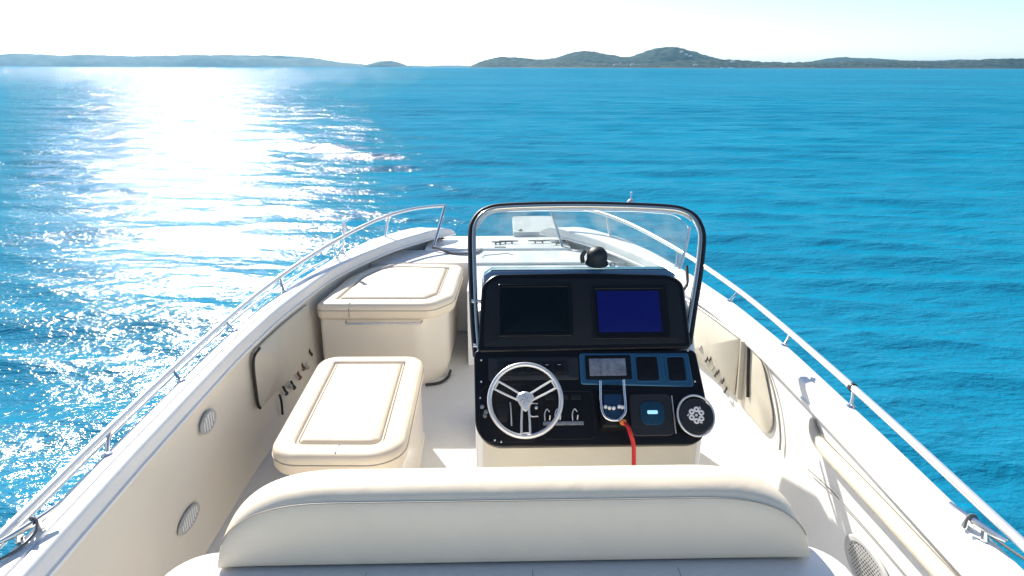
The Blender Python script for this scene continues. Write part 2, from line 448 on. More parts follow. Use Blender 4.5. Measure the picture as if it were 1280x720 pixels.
# dark instrument panels
db = plate('dashboard', [(-.560, -.265), (.535, -.265), (.560, -.05), (.540, .205), (-.572, .215)], [.13, .10, .1, .03, .03], [(.02, -.055), (0, -.045), (0, -.006), (.005, 0), (.012, .001)], D, BLACK, co, 10)
plate('panel', [(-.500, .055), (-.055, .055), (-.055, .172), (-.500, .172)], .012, [(0, 0), (0, .004), (.003, .006)], lambda a, b, h: D(a, b, h+.001), BLACKM, db)
plate('recess', [(-.455, .075), (-.105, .075), (-.105, .15), (-.455, .15)], .01, [(0, 0), (0, .0025), (.003, .0035)], lambda a, b, h: D(a, b, h+.007), PODF, db)
def ring_plate(name, c, r, wdt, h, F, m, parent, base=.0):
    """Raised frame of width wdt round outline c."""
    bm = bmesh.new(); rings = []
    for d, hh in ((0, 0), (0, h*.8), (.002, h), (wdt-.002, h), (wdt, h*.8), (wdt, 0)):
        rings.append([bm.verts.new(F(p.x, p.y, hh+base)) for p in rpoly(c, r, d, 5)])
    for A, B in zip(rings, rings[1:]):
        k = len(A)
        for i in range(k): bm.faces.new((A[i], A[(i+1) % k], B[(i+1) % k], B[i]))
    return link(name, bm, m, parent, 40)
# blue bezelled instrument cluster
ic = plate('instrument_cluster', [(-.048, .030), (.505, .012), (.497, .186), (-.048, .190)], .014, [(0, 0), (0, .006), (.004, .009)], lambda a, b, h: D(a, b, h+.001), BLUEF, db)
DD = lambda a, b, h: D(a, b, h+.0105)
plate('display_bezel', box2(-.022, .052, .205, .176), .008, slab(.004, .002), DD, BLACK, ic)
plate('display', box2(-.003, .070, .178, .158), .004, slab(.0025, .001), lambda a, b, h: D(a, b, h+.015), GREYS, ic)
plate('gauge_window', box2(.232, .046, .336, .166), .012, slab(.003, .001), DD, BLACK, ic)
plate('gauge_window', box2(.388, .044, .470, .162), .012, slab(.003, .001), DD, BLACK, ic)
ring_plate('trim', box2(.224, .038, .344, .174), .016, .006, .005, D, SATIN if False else BLUEF, ic, .0105)
ring_plate('trim', box2(.376, .036, .482, .170), .016, .006, .005, D, BLUEF, ic, .0105)
tube('trim', [D(.352, .172, .012), D(.372, .04, .012)], .003, BLUEF, ic, seg=6)
# lower panels, the gauge with the pale readout
ring_plate('panel_trim', box2(-.245, -.235, .01, .0), .03, .004, .004, D, PODF, db, .001)
gp = plate('gauge_panel', [(.178, -.225), (.385, -.225), (.388, -.020), (.178, -.020)], .03, [(0, 0), (0, .006), (.004, .009)], lambda a, b, h: D(a, b, h+.001), BLACKM, db)
ga = plate('gauge', box2(.228, -.175, .345, -.06), .035, slab(.006, .003), lambda a, b, h: D(a, b, h+.0105), mat('navy gauge', (.008, .045, .085), .2), gp)
plate('readout', box2(.262, -.122, .312, -.104), .005, slab(.0015, .0008), lambda a, b, h: D(a, b, h+.0168), GLOWS, ga)
tube('trim', [D(.392, -.03, .004), D(.392, -.215, .004)], .0035, SATIN, db, seg=6)
# row of rocker switches on a grey ledge
plate('ledge', box2(-.24, -.168, -.045, -.150), .004, slab(.010, .003), lambda a, b, h: D(a, b, h+.001), GREYS, db)
for i, x in enumerate((-.218, -.168, -.085)):
    bm = bmesh.new()
    tube_bm(bm, spline([D(x-.012, -.146, .003), D(x-.013, -.115, .012), D(x-.002, -.092, .014), D(x+.011, -.105, .010)], 4), .0028, seg=6)
    tube_bm(bm, [D(x+.010, -.142, .003), D(x+.013, -.122, .012)], .0035, seg=6)
    link('toggle_switch', bm, SATIN, db)
bm = bmesh.new(); tube_bm(bm, spline([D(-.262, -.062, .004), D(-.298, -.066, .004), D(-.298, -.12, .004), D(-.262, -.124, .004)], 4), .003, seg=6)
lathe_bm(bm, [(.008, 0), (.008, .006), (.003, .009)], D(-.270, -.082, .001), (0, -.75, .66), 10)
link('key_switch', bm, SATIN, db)
bm = bmesh.new()
for (a, b) in ((-.530, -.075), (-.512, -.10), (-.517, -.118)):
    lathe_bm(bm, [(.011, 0), (.010, .008), (.004, .011)], D(a, b, .001), (0, -.75, .66), 10)
link('push_button', bm, GREYS, db)
for (a, b) in ((-.535, .16), (-.535, .05), (-.54, -.03), (-.47, -.235), (-.44, -.243), (.50, .2), (.515, .04), (.535, -.245+.03)):
    lathe('screw', [(.005, 0), (.005, .002), (.002, .004)], D(a, b, .0015), (0, -.75, .66), SATIN, db, 8)
for k in range(5):                                  # rocker switches in the upper left panel
    x = -.42+k*.062
    plate('rocker_switch', box2(x, .088, x+.044, .138), .006, [(0, 0), (0, .004), (.006, .007)], lambda a, b, h: D(a, b, h+.0105), BLACK, db, 4)
    tube('switch_mark', [D(x+.014, .128, .0178), D(x+.030, .128, .0178)], .0016, SATIN, db, seg=6)
ring_plate('panel_trim', box2(-.545, -.245, -.255, .035), .06, .004, .004, D, PODF, db, .001)
for k in range(3):
    plate('fuse_cover', box2(-.225+k*.062, -.045, -.175+k*.062, -.018), .004, slab(.006, .002), lambda a, b, h: D(a, b, h+.001), PODF, db, 3)
tube('column_lever', spline([D(-.395, -.055, .004), D(-.392, -.10, .02), D(-.390, -.17, .012)], 4), .0035, SATIN, db, seg=6)
bm = bmesh.new(); plate_bm(bm, [(-.455, -.15), (-.40, -.15), (-.405, -.06), (-.465, -.05)], .02, slab(.012, .005), lambda a, b, h: D(a, b, h+.001), 5)
link('trim_panel', bm, GREYS if False else PODF, db)

# display pod with two screens
pf = plate('display_pod', [(-.583, -.225), (.488, -.212), (.482, .150), (.40, .182), (-.03, .196), (-.50, .190), (-.562, .130)], [.02, .02, .08, .12, .5, .09, .08], [(.02, -.05), (0, -.04), (0, -.004), (.006, .002), (.014, .003)], S, BLACK, co, 8)
plate('face', [(-.555, -.20), (.462, -.19), (.456, .135), (.38, .155), (-.47, .165), (-.538, .12)], [.01, .01, .06, .08, .08, .06], [(0, 0), (0, .003), (.003, .004)], lambda a, b, h: S(a, b, h+.0035), PODF, pf, 6)
SS = lambda a, b, h: S(a, b, h+.008)
for nm, c in (('screen', (-.478, -.150, -.104, .130)), ('screen', (.0, -.168, .385, .117))):
    sc_ = plate(nm, box2(*c), .008, [(0, 0), (0, .006), (.003, .009), (.016, .009), (.018, .007)], SS, BLACK, pf, 4,
                label='black switched-off left screen' if c[0] < -.3 else 'right screen glowing deep blue')
    if c[0] < -.3: plate('display_glass', box2(c[0]+.02, c[1]+.02, c[2]-.02, c[3]-.02), .003, slab(.001, .0005), lambda a, b, h: S(a, b, h+.0162), SCREEN, sc_, 3)
    else: plate('display_glass', box2(.026, -.134, .345, .087), .003, slab(.001, .0005), lambda a, b, h: S(a, b, h+.0180), BLUES, sc_, 3)
# chart compass on the hood
cp = lathe('compass', [(.062, 0), (.062, .010), (.055, .02), (.056, .05), (.050, .070), (.034, .088), (.012, .096), (.001, .097)], (.556, 3.535, 1.690), (0, -.1, 1), BLACKM, co, 24)
tube('bracket', spline([(.480, 3.53, 1.70), (.476, 3.53, 1.735), (.492, 3.53, 1.765)], 4), .012, DKGRILLE, cp, seg=8)
lathe('bracket', [(.016, 0), (.014, .015), (.002, .02)], (.636, 3.50, 1.687), (0, 0, 1), SATIN, cp, 12)

# round helm speaker on the lower right corner of the dash
sp = lathe('round_pod', [(.080, -.05), (.088, -.04), (.088, .035), (.080, .050), (.001, .0505)], D(.487, -.138, 0), (0, -.75, .66), BLACKM, co, 36)
tube('chrome_ring', [D(.487+.087*math.cos(t*math.pi/24), -.138+.087*math.sin(t*math.pi/24)*1.12, .044) for t in range(48)], .0055, SATIN, sp, closed=True, seg=8)
bm = bmesh.new()
for k in range(6):
    a = k*math.pi/3+.4; cx, cy = .487+.026*math.cos(a), -.138+.028*math.sin(a)
    tube_bm(bm, [D(cx+.0095*math.cos(t), cy+.0095*math.sin(t), .0525) for t in [j*math.pi/5 for j in range(10)]], .0052, True, 6)
lathe_bm(bm, [(.007, 0), (.006, .003), (.001, .004)], D(.487, -.138, .050), (0, -.75, .66), 10)
for k in range(3):
    a = k*2*math.pi/3+.9; tube_bm(bm, [D(.487+.036*math.cos(a), -.138+.036*math.sin(a), .0515), D(.487+.044*math.cos(a+.2), -.138+.046*math.sin(a+.2), .0515)], .003, seg=6)
link('emblem', bm, WHITEP, sp)

# steering wheel
SWC = Vector((.1415, 2.83, 1.241)); el = R(33)
SN = Vector((-.03, -math.cos(el), math.sin(el))).normalized(); SU = Vector((1, 0, 0)); SU = (SU-SN*SU.dot(SN)).normalized(); SV = SN.cross(SU)
SW = lambda a, b, h: SWC+SU*a+SV*b+SN*h
sw = empty('steering_wheel', (0, 0, 0)); sw.parent = boat
rr = .165
tube('rim', [SW(rr*math.cos(t*math.pi/36), rr*math.sin(t*math.pi/36), 0) for t in range(72)], .0108, SATIN, sw, closed=True, seg=12)
for a0 in (R(28), R(152), R(270)):
    bm = bmesh.new(); c, s = math.cos(a0), math.sin(a0)
    for o in (-.019, .019):
        tube_bm(bm, [SW(c*.03-s*o*.8, s*.03+c*o*.8, -.012), SW(c*.10-s*o, s*.10+c*o, -.006), SW(c*.158-s*o*1.05, s*.158+c*o*1.05, 0)], .0052, seg=8)
    tube_bm(bm, [SW(c*.150-s*-.019, s*.150+c*-.019, -.002), SW(c*.150-s*.019, s*.150+c*.019, -.002)], .0045, seg=8)
    link('spoke', bm, SATIN, sw)
hbm = bmesh.new()
plate_bm(hbm, [(0, -.062), (.052, .022), (.0, .042), (-.052, .022)], [.012, .022, .03, .022], [(.004, -.022), (0, -.018), (0, -.004), (.005, .002), (.012, .003)], SW, 6)
hub = link('hub', hbm, SATIN, sw)
bm = bmesh.new()
for k in range(5):
    a = k*2*math.pi/5+.3; tube_bm(bm, [SW(.008*math.cos(a), -.002+.008*math.sin(a), .006), SW(.021*math.cos(a+.5), -.002+.021*math.sin(a+.5), .006)], .0030, seg=6)
link('emblem', bm, GRILLE, hub)
tube('column', [SW(0, 0, -.02), D(-.325, -.05, -.03)], .030, BLACK, sw, seg=16)

# throttle: binnacle box, two upright bars joined by a curved yoke
th = empty('throttle_control'); th.parent = boat
plate('binnacle', box2(.030, -.195, .165, -.002), .02, [(-.006, 0), (0, .02), (.006, .038), (.02, .044)], lambda a, b, h: D(a, b, h+.0015), BLACK, th)
plate('slot', box2(.052, -.15, .142, -.03), .012, slab(.002, .001), lambda a, b, h: D(a, b, h+.046), mat('navy insert', (.01, .04, .09), .25), th)
tube('lever', spline([D(.036, .025, .085), D(.034, -.03, .075), D(.034, -.085, .065), D(.045, -.135, .060), D(.075, -.158, .060), D(.115, -.160, .060)], 6), .0065, CHROME, th)
tube('lever', spline([D(.148, .030, .085), D(.148, -.02, .075), D(.150, -.08, .065), D(.146, -.125, .060), D(.115, -.160, .060)], 6), .0065, CHROME, th)
for x in (.056, .075, .095, .122, .137):
    lathe('knob', [(.005, 0), (.009, .004), (.009, .012), (.004, .017)], D(x, -.098-.004*math.sin(x*90), .0475), (0, -.75, .66), WHITEP, th, 10)

# windscreen
Wf = frame((.5, 3.5, 1.67), (0, .60, .58))
wp = [(-.584, -.494), (-.600, -.295), (-.612, -.02), (-.618, .22), (-.607, .30), (-.574, .357), (-.53, .389), (-.46, .407), (-.25, .417), (.013, .419), (.30, .410), (.50, .396), (.575, .376), (.625, .337), (.648, .28), (.653, .204), (.622, .06), (.587, -.072), (.535, -.25), (.484, -.433)]
ws = empty('windscreen'); ws.parent = boat
path = spline([Vector((a, b, 0)) for a, b in wp], 4)
def offs(path, d):
    out = []
    for i, p in enumerate(path):
        t = (path[min(i+1, len(path)-1)]-path[max(i-1, 0)]).normalized()
        out.append(p+Vector((-t.y, t.x, 0))*d)
    return out
fr = tube('steel_frame', [Wf(p.x, p.y, 0) for p in offs(path, -.010)], .0125, STEELW, ws, seg=12)
tube('rubber_edge', [Wf(p.x, p.y, -.004) for p in offs(path, .012)], .0120, RUBBER, ws, seg=12)
tube('glass_trim', [Wf(p.x, p.y, 0) for p in offs(path, -.030)][14:54], .006, WHITEP, ws, seg=8)
gp_ = [(-.585, .0), (.505, .0), (.520, .03), (.600, .262), (.520, .352), (.30, .372), (-.25, .380), (-.515, .372), (-.592, .270)]
plate('glass', gp_, [.01, .01, .05, .10, .12, .5, .5, .10, .10], [(0, 0), (0, .005)], lambda a, b, h: Wf(a, b, h-.004), GLASS, ws, 6)
tube('side_trim', spline([Wf(.500, .0, .004), Wf(.525, .06, .004), Wf(.568, .18, .004), Wf(.592, .262, .004)], 5), .008, WHITEP, ws, seg=8)
for a, b in ((-.590, -.44), (-.600, -.19), (.482, -.40)):
    tube('clamp', [Wf(a-.016, b, 0), Wf(a+.035 if a < 0 else a-.035, b, 0)], .012, SATIN, ws, seg=10)
tube('cable', spline([Wf(.560, .05, -.06), Wf(.545, -.06, -.05), Wf(.51, -.12, -.03), Wf(.50, -.2, -.02)], 5), .009, RUBBER, ws, seg=8)

# ------------------------------------------------------------------ fittings on the cockpit sides
def wplate(name, s, c, r, prof, m, off=.116, n=6, sub=4, label=None, parent=None):
    if s > 0: cc = c
    else: cc = c
    return plate(name, cc, r, prof, wallf(s, off), m, parent or boat, n, sub, 40, label)
# port
hp = wplate('hatch', -1, [(3.60, .80), (4.46, .74), (4.46, 1.15), (3.60, 1.15)], [.07, .02, .02, .06], [(0, 0), (0, .010), (.004, .014)], BEIGE, label='beige hatch in the port side')
tube('hatch_edge', spline([wallf(-1, .116)(*p) for p in ((3.70, 1.145, .012), (3.615, 1.13, .013), (3.588, 1.06, .013), (3.585, .95, .013), (3.588, .84, .013), (3.61, .805, .013))], 5), .009, RUBBER, hp, seg=8)
def grille(s, y, z, ry, rz, n, m, m2, off=.116):
    # oval plate with a raised rim; n upright slats, or none for a perforated one
    F = wallf(s, off)
    bm = bmesh.new(); rings = []
    K = 36
    for q, h in ((1, 0), (1, .006), (.95, .011), (.82, .011), (.78, .006), (.01, .005)):
        rings.append([bm.verts.new(F(y+ry*q*math.cos(2*math.pi*i/K), z+rz*q*math.sin(2*math.pi*i/K), h)) for i in range(K)])
    for A, B in zip(rings, rings[1:]):
        for i in range(K): bm.faces.new((A[i], A[(i+1) % K], B[(i+1) % K], B[i]))
    bm.faces.new(rings[0]); bm.faces.new(rings[-1])
    o = link('vent', bm, m, boat)
    if not n: return o
    bm = bmesh.new()
    for i in range(n):
        t = -1+2*(i+.5)/n; hh = math.sqrt(1-t*t)*.78
        tube_bm(bm, [F(y+ry*.78*t, z-rz*hh, .008), F(y+ry*.78*t, z+rz*hh, .008)], .0035, seg=6)
    link('slats', bm, m2, o)
    return o
v1 = grille(-1, 3.0, 1.055, .085, .052, 5, GRILLE, WHITEP); v1.name = 'vent'
grille(-1, 2.68, .735, .105, .045, 8, GRILLE, WHITEP)
PW = wallf(-1, .116)
rk = empty('rod_rack'); rk.parent = boat
tube('strap', spline([PW(3.90, .745, .012), PW(3.90, .70, .02), PW(3.915, .60, .012)], 4), .008, RUBBER, rk, seg=8)
for i, (y, z, m) in enumerate(((3.98, .735, RUBBER), (4.05, .75, GRILLE), (4.10, .715, RUBBER), (4.20, .74, BROWN), (4.27, .775, BROWN), (4.33, .755, GRILLE), (4.40, .82, RUBBER))):
    tube('clip', spline([PW(y, z+.03, .006), PW(y-.01, z, .022), PW(y+.015, z-.025, .022), PW(y+.03, z-.045, .006)], 4), .0085, m, rk, seg=8)
# starboard
wplate('side_panel', 1, [(3.70, .80), (3.70, 1.185), (4.50, 1.15), (4.50, .76)][::-1], [.02, .05, .02, .02], [(0, 0), (0, .006), (.004, .009)], BEIGE, label='beige panel beside the console')
tube('panel_bead', spline([wallf(1, .116)(y, z, .010) for y, z in ((4.5, 1.152), (4.1, 1.168), (3.72, 1.186))], 4), .006, WHITEP, boat, seg=8)
F = wallf(1, .116)
wplate('recess_panel', 1, [(3.06, .80), (3.66, .80), (3.66, 1.20), (3.42, 1.19)], [.10, .04, .02, .25], [(0, 0), (0, .004), (.004, .006)], BEIGE, label='curved beige recess in the starboard side')
tube('recess_edge', spline([F(y, z, .006) for y, z in ((3.60, 1.205), (3.42, 1.19), (3.27, 1.12), (3.15, 1.02), (3.075, .90), (3.06, .82))], 5), .006, GROOVE, boat, seg=8)
tube('door_edge', [F(3.50, .90, .012), F(3.56, 1.185, .012)], .011, RUBBER, boat, seg=8)
tube('door_post', [F(3.60, .84, .010), F(3.63, 1.195, .010)], .022, VINYL2, boat, seg=10)
for i, (y, z) in enumerate(((4.20, .915), (4.10, .87), (4.05, .895), (4.0, .85), (3.95, .835), (3.92, .865), (3.88, .82), (3.84, .84), (3.79, .80))):
    tube('clip', spline([F(y, z+.022, .010), F(y-.01, z, .022), F(y+.012, z-.018, .02), F(y+.02, z-.03, .008)], 4), .006, DKGRILLE if i % 3 else GRILLE, boat, seg=6)
# long padded bolster under the gunwale
bpath = spline([F(y, z, h) for y, z, h in ((2.80, 1.15, .0), (2.79, 1.13, .004), (2.75, 1.10, .010), (2.66, 1.085, .014), (2.4, 1.10, .018), (2.1, 1.115, .018), (1.6, 1.13, .018), (1.0, 1.13, .018), (.2, 1.13, .018))], 6)
bl = tube('side_bolster', bpath, [.008+.024*min(1, i/22) for i in range(len(bpath))], BEIGE, boat, seg=16)
tube('piping', [p+Vector((.012, 0, .030)) for p in bpath[8:]], .003, SEAM, bl, seg=6)
tube('seam', spline([F(y, z, h) for y, z, h in ((2.76, .90, .006), (2.5, .935, .006), (2.0, .965, .006), (1.2, .98, .006), (.2, .98, .006))], 5), .0025, SEAM, boat, seg=6)
sg = grille(1, 2.19, .80, .19, .10, 0, GRILLE, GRILLE)
bm = bmesh.new(); F2 = wallf(1, .116)
for i in range(-12, 13):
    for j in range(-7, 8):
        a = (i+.5*(j % 2))/12.5; b = j/7.5
        if a*a+b*b < .62:
            tube_bm(bm, [F2(2.19+.19*a, .80+.10*b, .004), F2(2.19+.19*a, .80+.10*b, .0075)], .0032 if a*a+b*b > .1 else .0042, seg=6)
link('mesh_holes', bm, DKGRILLE, sg)

# bow fittings seen through the windscreen
for (x, y, L_) in ((.04, 6.10, .06), (.14, 6.13, .09), (.42, 6.14, .10), (.62, 6.13, .05), (.60, 6.06, .07), (.06, 5.98, .05), (.97, 5.80, .06)):
    bm = bmesh.new(); z = 1.1505 if y > 5.985 else 1.1305
    for a in (-L_*.6, L_*.6): tube_bm(bm, [(x+a*.6, y, z-.002), (x+a*.5, y, z+.018)], .008, seg=6)
    tube_bm(bm, [(x-L_, y, z+.022), (x, y+.006, z+.018), (x+L_, y, z+.022)], [.005, .009, .005], seg=8)
    link('deck_cleat', bm, DKGRILLE, boat)
tube('hatch_seam', [(-.10, 5.70, 1.131), (-.08, 5.78, 1.131), (.12, 5.84, 1.131), (.17, 5.80, 1.131)], .005, GRILLE, boat, seg=6)

settle()

# ------------------------------------------------------------------ loose things on the boat
ln = empty('kill_switch_lanyard', (.606, 2.80, 1.12))
def loose(o, parent):
    o.matrix_parent_inverse = Matrix.Translation(-Vector(parent.location)); return o
pts = spline([(.600, 2.815, 1.130), (.612, 2.775, 1.128), (.622, 2.745, 1.10), (.634, 2.74, 1.06), (.640, 2.742, 1.00), (.644, 2.75, .93), (.640, 2.755, .86), (.630, 2.76, .82)], 6)
hel = []
for i, p in enumerate(spline(pts, 4)):
    hel.append(p+Vector((math.cos(i*1.3)*.006, math.sin(i*1.3)*.006, 0)))
loose(tube('coiled_cord', hel, .0052, RED, ln, seg=6), ln)
loose(tube('cord', [p+Vector((.004, -.004, 0)) for p in pts], .006, RED, ln, seg=8), ln)
loose(lathe('clip', [(.006, -.012), (.014, -.008), (.015, .008), (.006, .014)], (.597, 2.815, 1.128), (.3, -.8, .5), ORANGE, ln, 12), ln)
tag(ln, 'red coiled kill switch cord with orange clip hanging from the throttle', 'lanyard')

ro = tube('dark_line', spline([(-.545, 5.97, 1.160), (-.50, 5.93, 1.160), (-.42, 5.87, 1.142), (-.34, 5.82, 1.142), (-.24, 5.80, 1.142), (-.15, 5.84, 1.142), (-.11, 5.95, 1.142)], 6), .011, ROPE, None, seg=8)  # thin dark tube curving across the foredeck
tag(ro, 'dark grey line lying on the white foredeck left of the windscreen', 'rope')

# ------------------------------------------------------------------ sea
CAMZ = 2.7
def sea():
    rs = [.6]
    while rs[-1] < 26000:
        r = rs[-1]; rs.append(r+max(.022, r*(.0075 if r < 250 else .02)))
    rs = np.array(rs)
    th = np.concatenate([np.radians(np.arange(-48, 48, .36)), np.radians(np.arange(48, 312, 3.0))])
    Rr, T = np.meshgrid(rs, th, indexing='ij')
    X = Rr*np.sin(T)+.3; Y = Rr*np.cos(T)+1.0
    Z = np.zeros_like(X); DX = np.zeros_like(X); DY = np.zeros_like(X)
    ds = np.maximum(.022, Rr*.0065)
    rng = np.random.default_rng(7)
    gust = .75+.35*np.sin(X*.045+1.3+.8*np.sin(Y*.031))*np.sin(Y*.06-.5+.6*np.sin(X*.027))+.12*np.sin(X*.17+Y*.11)
    for i in range(110):
        lam = .16*(36**(i/109))*rng.uniform(.9, 1.1)
        a = math.radians(rng.normal(-97, 13 if lam > .7 else 26))
        k = 2*math.pi/lam; kx, ky = k*math.cos(a), k*math.sin(a)
        amp = lam*.0036*(1.0 if lam < .8 else 1.35*(1.6/max(1.6, lam))**.8)
        fade = np.clip((lam/ds-2.2)/3, 0, 1)
        ph = kx*X+ky*Y+rng.uniform(0, 6.28)
        A = amp*fade*(gust if lam < 3 else 1)
        Z += A*np.cos(ph); DX -= A*.7*math.cos(a)*np.sin(ph); DY -= A*.7*math.sin(a)*np.sin(ph)
    X2 = X+DX; Y2 = Y+DY
    inside = (np.abs(X-XC) < 1.35) & (Y > -1.5) & (Y < 6.3)
    Z[inside] = -.15
    nr, nt = X.shape
    co_ = np.stack([X2, Y2, Z], -1).reshape(-1, 3)
    co_ = np.vstack([co_, [[.3, 1.0, -.15]]])
    i0 = (np.arange(nr-1)[:, None]*nt+np.arange(nt)[None, :])
    i1 = (np.arange(nr-1)[:, None]*nt+(np.arange(nt)[None, :]+1) % nt)
    quads = np.stack([i0, i0+nt, i1+nt, i1], -1).reshape(-1, 4)
    cap = np.stack([np.arange(nt), (np.arange(nt)+1) % nt, np.full(nt, nr*nt)], -1)
    me = bpy.data.meshes.new('sea')
    me.vertices.add(len(co_)); me.vertices.foreach_set('co', co_.astype(np.float32).ravel())
    nl = quads.size+cap.size
    me.loops.add(nl); me.loops.foreach_set('vertex_index', np.concatenate([quads.ravel(), cap[:, ::-1].ravel()]).astype(np.int32))
    nq, nc = len(quads), len(cap)
    me.polygons.add(nq+nc)
    ls = np.concatenate([np.arange(nq)*4, nq*4+np.arange(nc)*3]).astype(np.int32)
    me.polygons.foreach_set('loop_start', ls)
    me.polygons.foreach_set('use_smooth', np.ones(nq+nc, dtype=bool))
    me.update(calc_edges=True); me.validate()
    o = bpy.data.objects.new('sea', me); COL.objects.link(o)
    m, N, L, P = nmat('sea water')
    N.remove(P)
    P = N.new('ShaderNodeBsdfDiffuse'); G = N.new('ShaderNodeBsdfGlossy'); G.inputs['Roughness'].default_value = .10
    FR = N.new('ShaderNodeFresnel'); FR.inputs['IOR'].default_value = 1.333
    MN = N.new('ShaderNodeMath'); MN.operation = 'MINIMUM'; MN.inputs[1].default_value = .10
    MX = N.new('ShaderNodeMixShader')
    L.new(FR.outputs[0], MN.inputs[0]); L.new(MN.outputs[0], MX.inputs[0]); L.new(P.outputs[0], MX.inputs[1]); L.new(G.outputs[0], MX.inputs[2])
    L.new(MX.outputs[0], N['Material Output'].inputs['Surface'])
    geo = N.new('ShaderNodeNewGeometry')
    n = N.new('ShaderNodeTexNoise'); n.inputs['Scale'].default_value = .05; n.inputs['Detail'].default_value = 5
    mp = N.new('ShaderNodeMapping'); mp.inputs['Scale'].default_value = (.35, 1, 1)
    L.new(geo.outputs['Position'], mp.inputs['Vector']); L.new(mp.outputs['Vector'], n.inputs['Vector'])
    r = N.new('ShaderNodeValToRGB'); r.color_ramp.elements[0].position = .3; r.color_ramp.elements[1].position = .72
    r.color_ramp.elements[0].color = (.0005, .168, .292, 1); r.color_ramp.elements[1].color = (.001, .230, .372, 1)
    L.new(n.outputs['Fac'], r.inputs['Fac']); L.new(r.outputs['Color'], P.inputs['Color'])
    prev = None
    for sc_, dist, st, sx in ((1.3, .12, .8, .35), (5, .05, .75, .45), (17, .018, .8, .7)):
        nn = N.new('ShaderNodeTexNoise'); nn.inputs['Scale'].default_value = sc_; nn.inputs['Detail'].default_value = 4
        nn.inputs['Roughness'].default_value = .55; nn.inputs['Distortion'].default_value = .4
        m2 = N.new('ShaderNodeMapping'); m2.inputs['Scale'].default_value = (sx, 1, 1); m2.inputs['Rotation'].default_value = (0, 0, R(-9))
        L.new(geo.outputs['Position'], m2.inputs['Vector']); L.new(m2.outputs['Vector'], nn.inputs['Vector'])
        b = N.new('ShaderNodeBump'); b.inputs['Strength'].default_value = st; b.inputs['Distance'].default_value = dist
        L.new(nn.outputs['Fac'], b.inputs['Height'])
        if sc_ == 1.3:                              # bump grows with distance to carry the sun glint to the horizon
            ln_ = N.new('ShaderNodeVectorMath'); ln_.operation = 'LENGTH'; L.new(geo.outputs['Position'], ln_.inputs[0])
            mr = N.new('ShaderNodeMapRange'); mr.inputs['From Min'].default_value = 15; mr.inputs['From Max'].default_value = 300
            mr.inputs['To Min'].default_value = .10; mr.inputs['To Max'].default_value = .75
            L.new(ln_.outputs['Value'], mr.inputs['Value']); L.new(mr.outputs['Result'], b.inputs['Distance'])
        if prev: L.new(prev.outputs['Normal'], b.inputs['Normal'])
        prev = b
    for q in (P, G, FR): L.new(prev.outputs['Normal'], q.inputs['Normal'])
    me.materials.append(m)
    tag(o, kind='structure')
sea()

# ------------------------------------------------------------------ far land
FPX = 853.; PITCH = math.atan(276/FPX); YAW = R(1.6)
def sight(px, py, Y):                               # point of the far skyline at northing Y
    a = (px-640)/FPX; b = (360-py)/FPX; c, s = math.cos(PITCH), math.sin(PITCH)
    x, y, z = a, c+b*s, -s+b*c
    Xd = x*math.cos(YAW)+y*math.sin(YAW); Yd = -x*math.sin(YAW)+y*math.cos(YAW)
    t = Y/Yd
    return t*Xd, CAMZ+t*z
def fnoise(x, y, seed, octs=5):
    rng = np.random.default_rng(seed); out = np.zeros_like(x); amp = 1.; f = 1.
    for _ in range(octs):
        for _ in range(4):
            a = rng.uniform(0, 6.28); p = rng.uniform(0, 6.28); q = rng.uniform(.7, 1.3)
            out += amp*np.sin((x*math.cos(a)+y*math.sin(a))*f*q+p)/2
        amp *= .55; f *= 2.03
    return out
def land_mat(name, c1, c2, c3, sc):
    m, N, L, P = nmat(name); P.inputs['Roughness'].default_value = .95; P.inputs['Specular IOR Level'].default_value = .1
    geo = N.new('ShaderNodeNewGeometry')
    n = N.new('ShaderNodeTexNoise'); n.inputs['Scale'].default_value = sc; n.inputs['Detail'].default_value = 9; n.inputs['Roughness'].default_value = .7
    L.new(geo.outputs['Position'], n.inputs['Vector'])
    r = N.new('ShaderNodeValToRGB'); e = r.color_ramp.elements
    e[0].position = .42; e[0].color = (*c1, 1); e[1].position = .60; e[1].color = (*c3, 1); q = e.new(.50); q.color = (*c2, 1)
    L.new(n.outputs['Fac'], r.inputs['Fac'])
    sep = N.new('ShaderNodeSeparateXYZ'); L.new(geo.outputs['Position'], sep.inputs[0])
    mr = N.new('ShaderNodeMapRange'); mr.inputs['From Min'].default_value = 2.; mr.inputs['From Max'].default_value = 6.
    L.new(sep.outputs['Z'], mr.inputs['Value'])
    mx = N.new('ShaderNodeMix'); mx.data_type = 'RGBA'; mx.inputs['A'].default_value = (.10, .085, .07, 1)
    L.new(mr.outputs['Result'], mx.inputs['Factor']); L.new(r.outputs['Color'], mx.inputs['B']); L.new(mx.outputs['Result'], P.inputs['Base Color'])
    return m
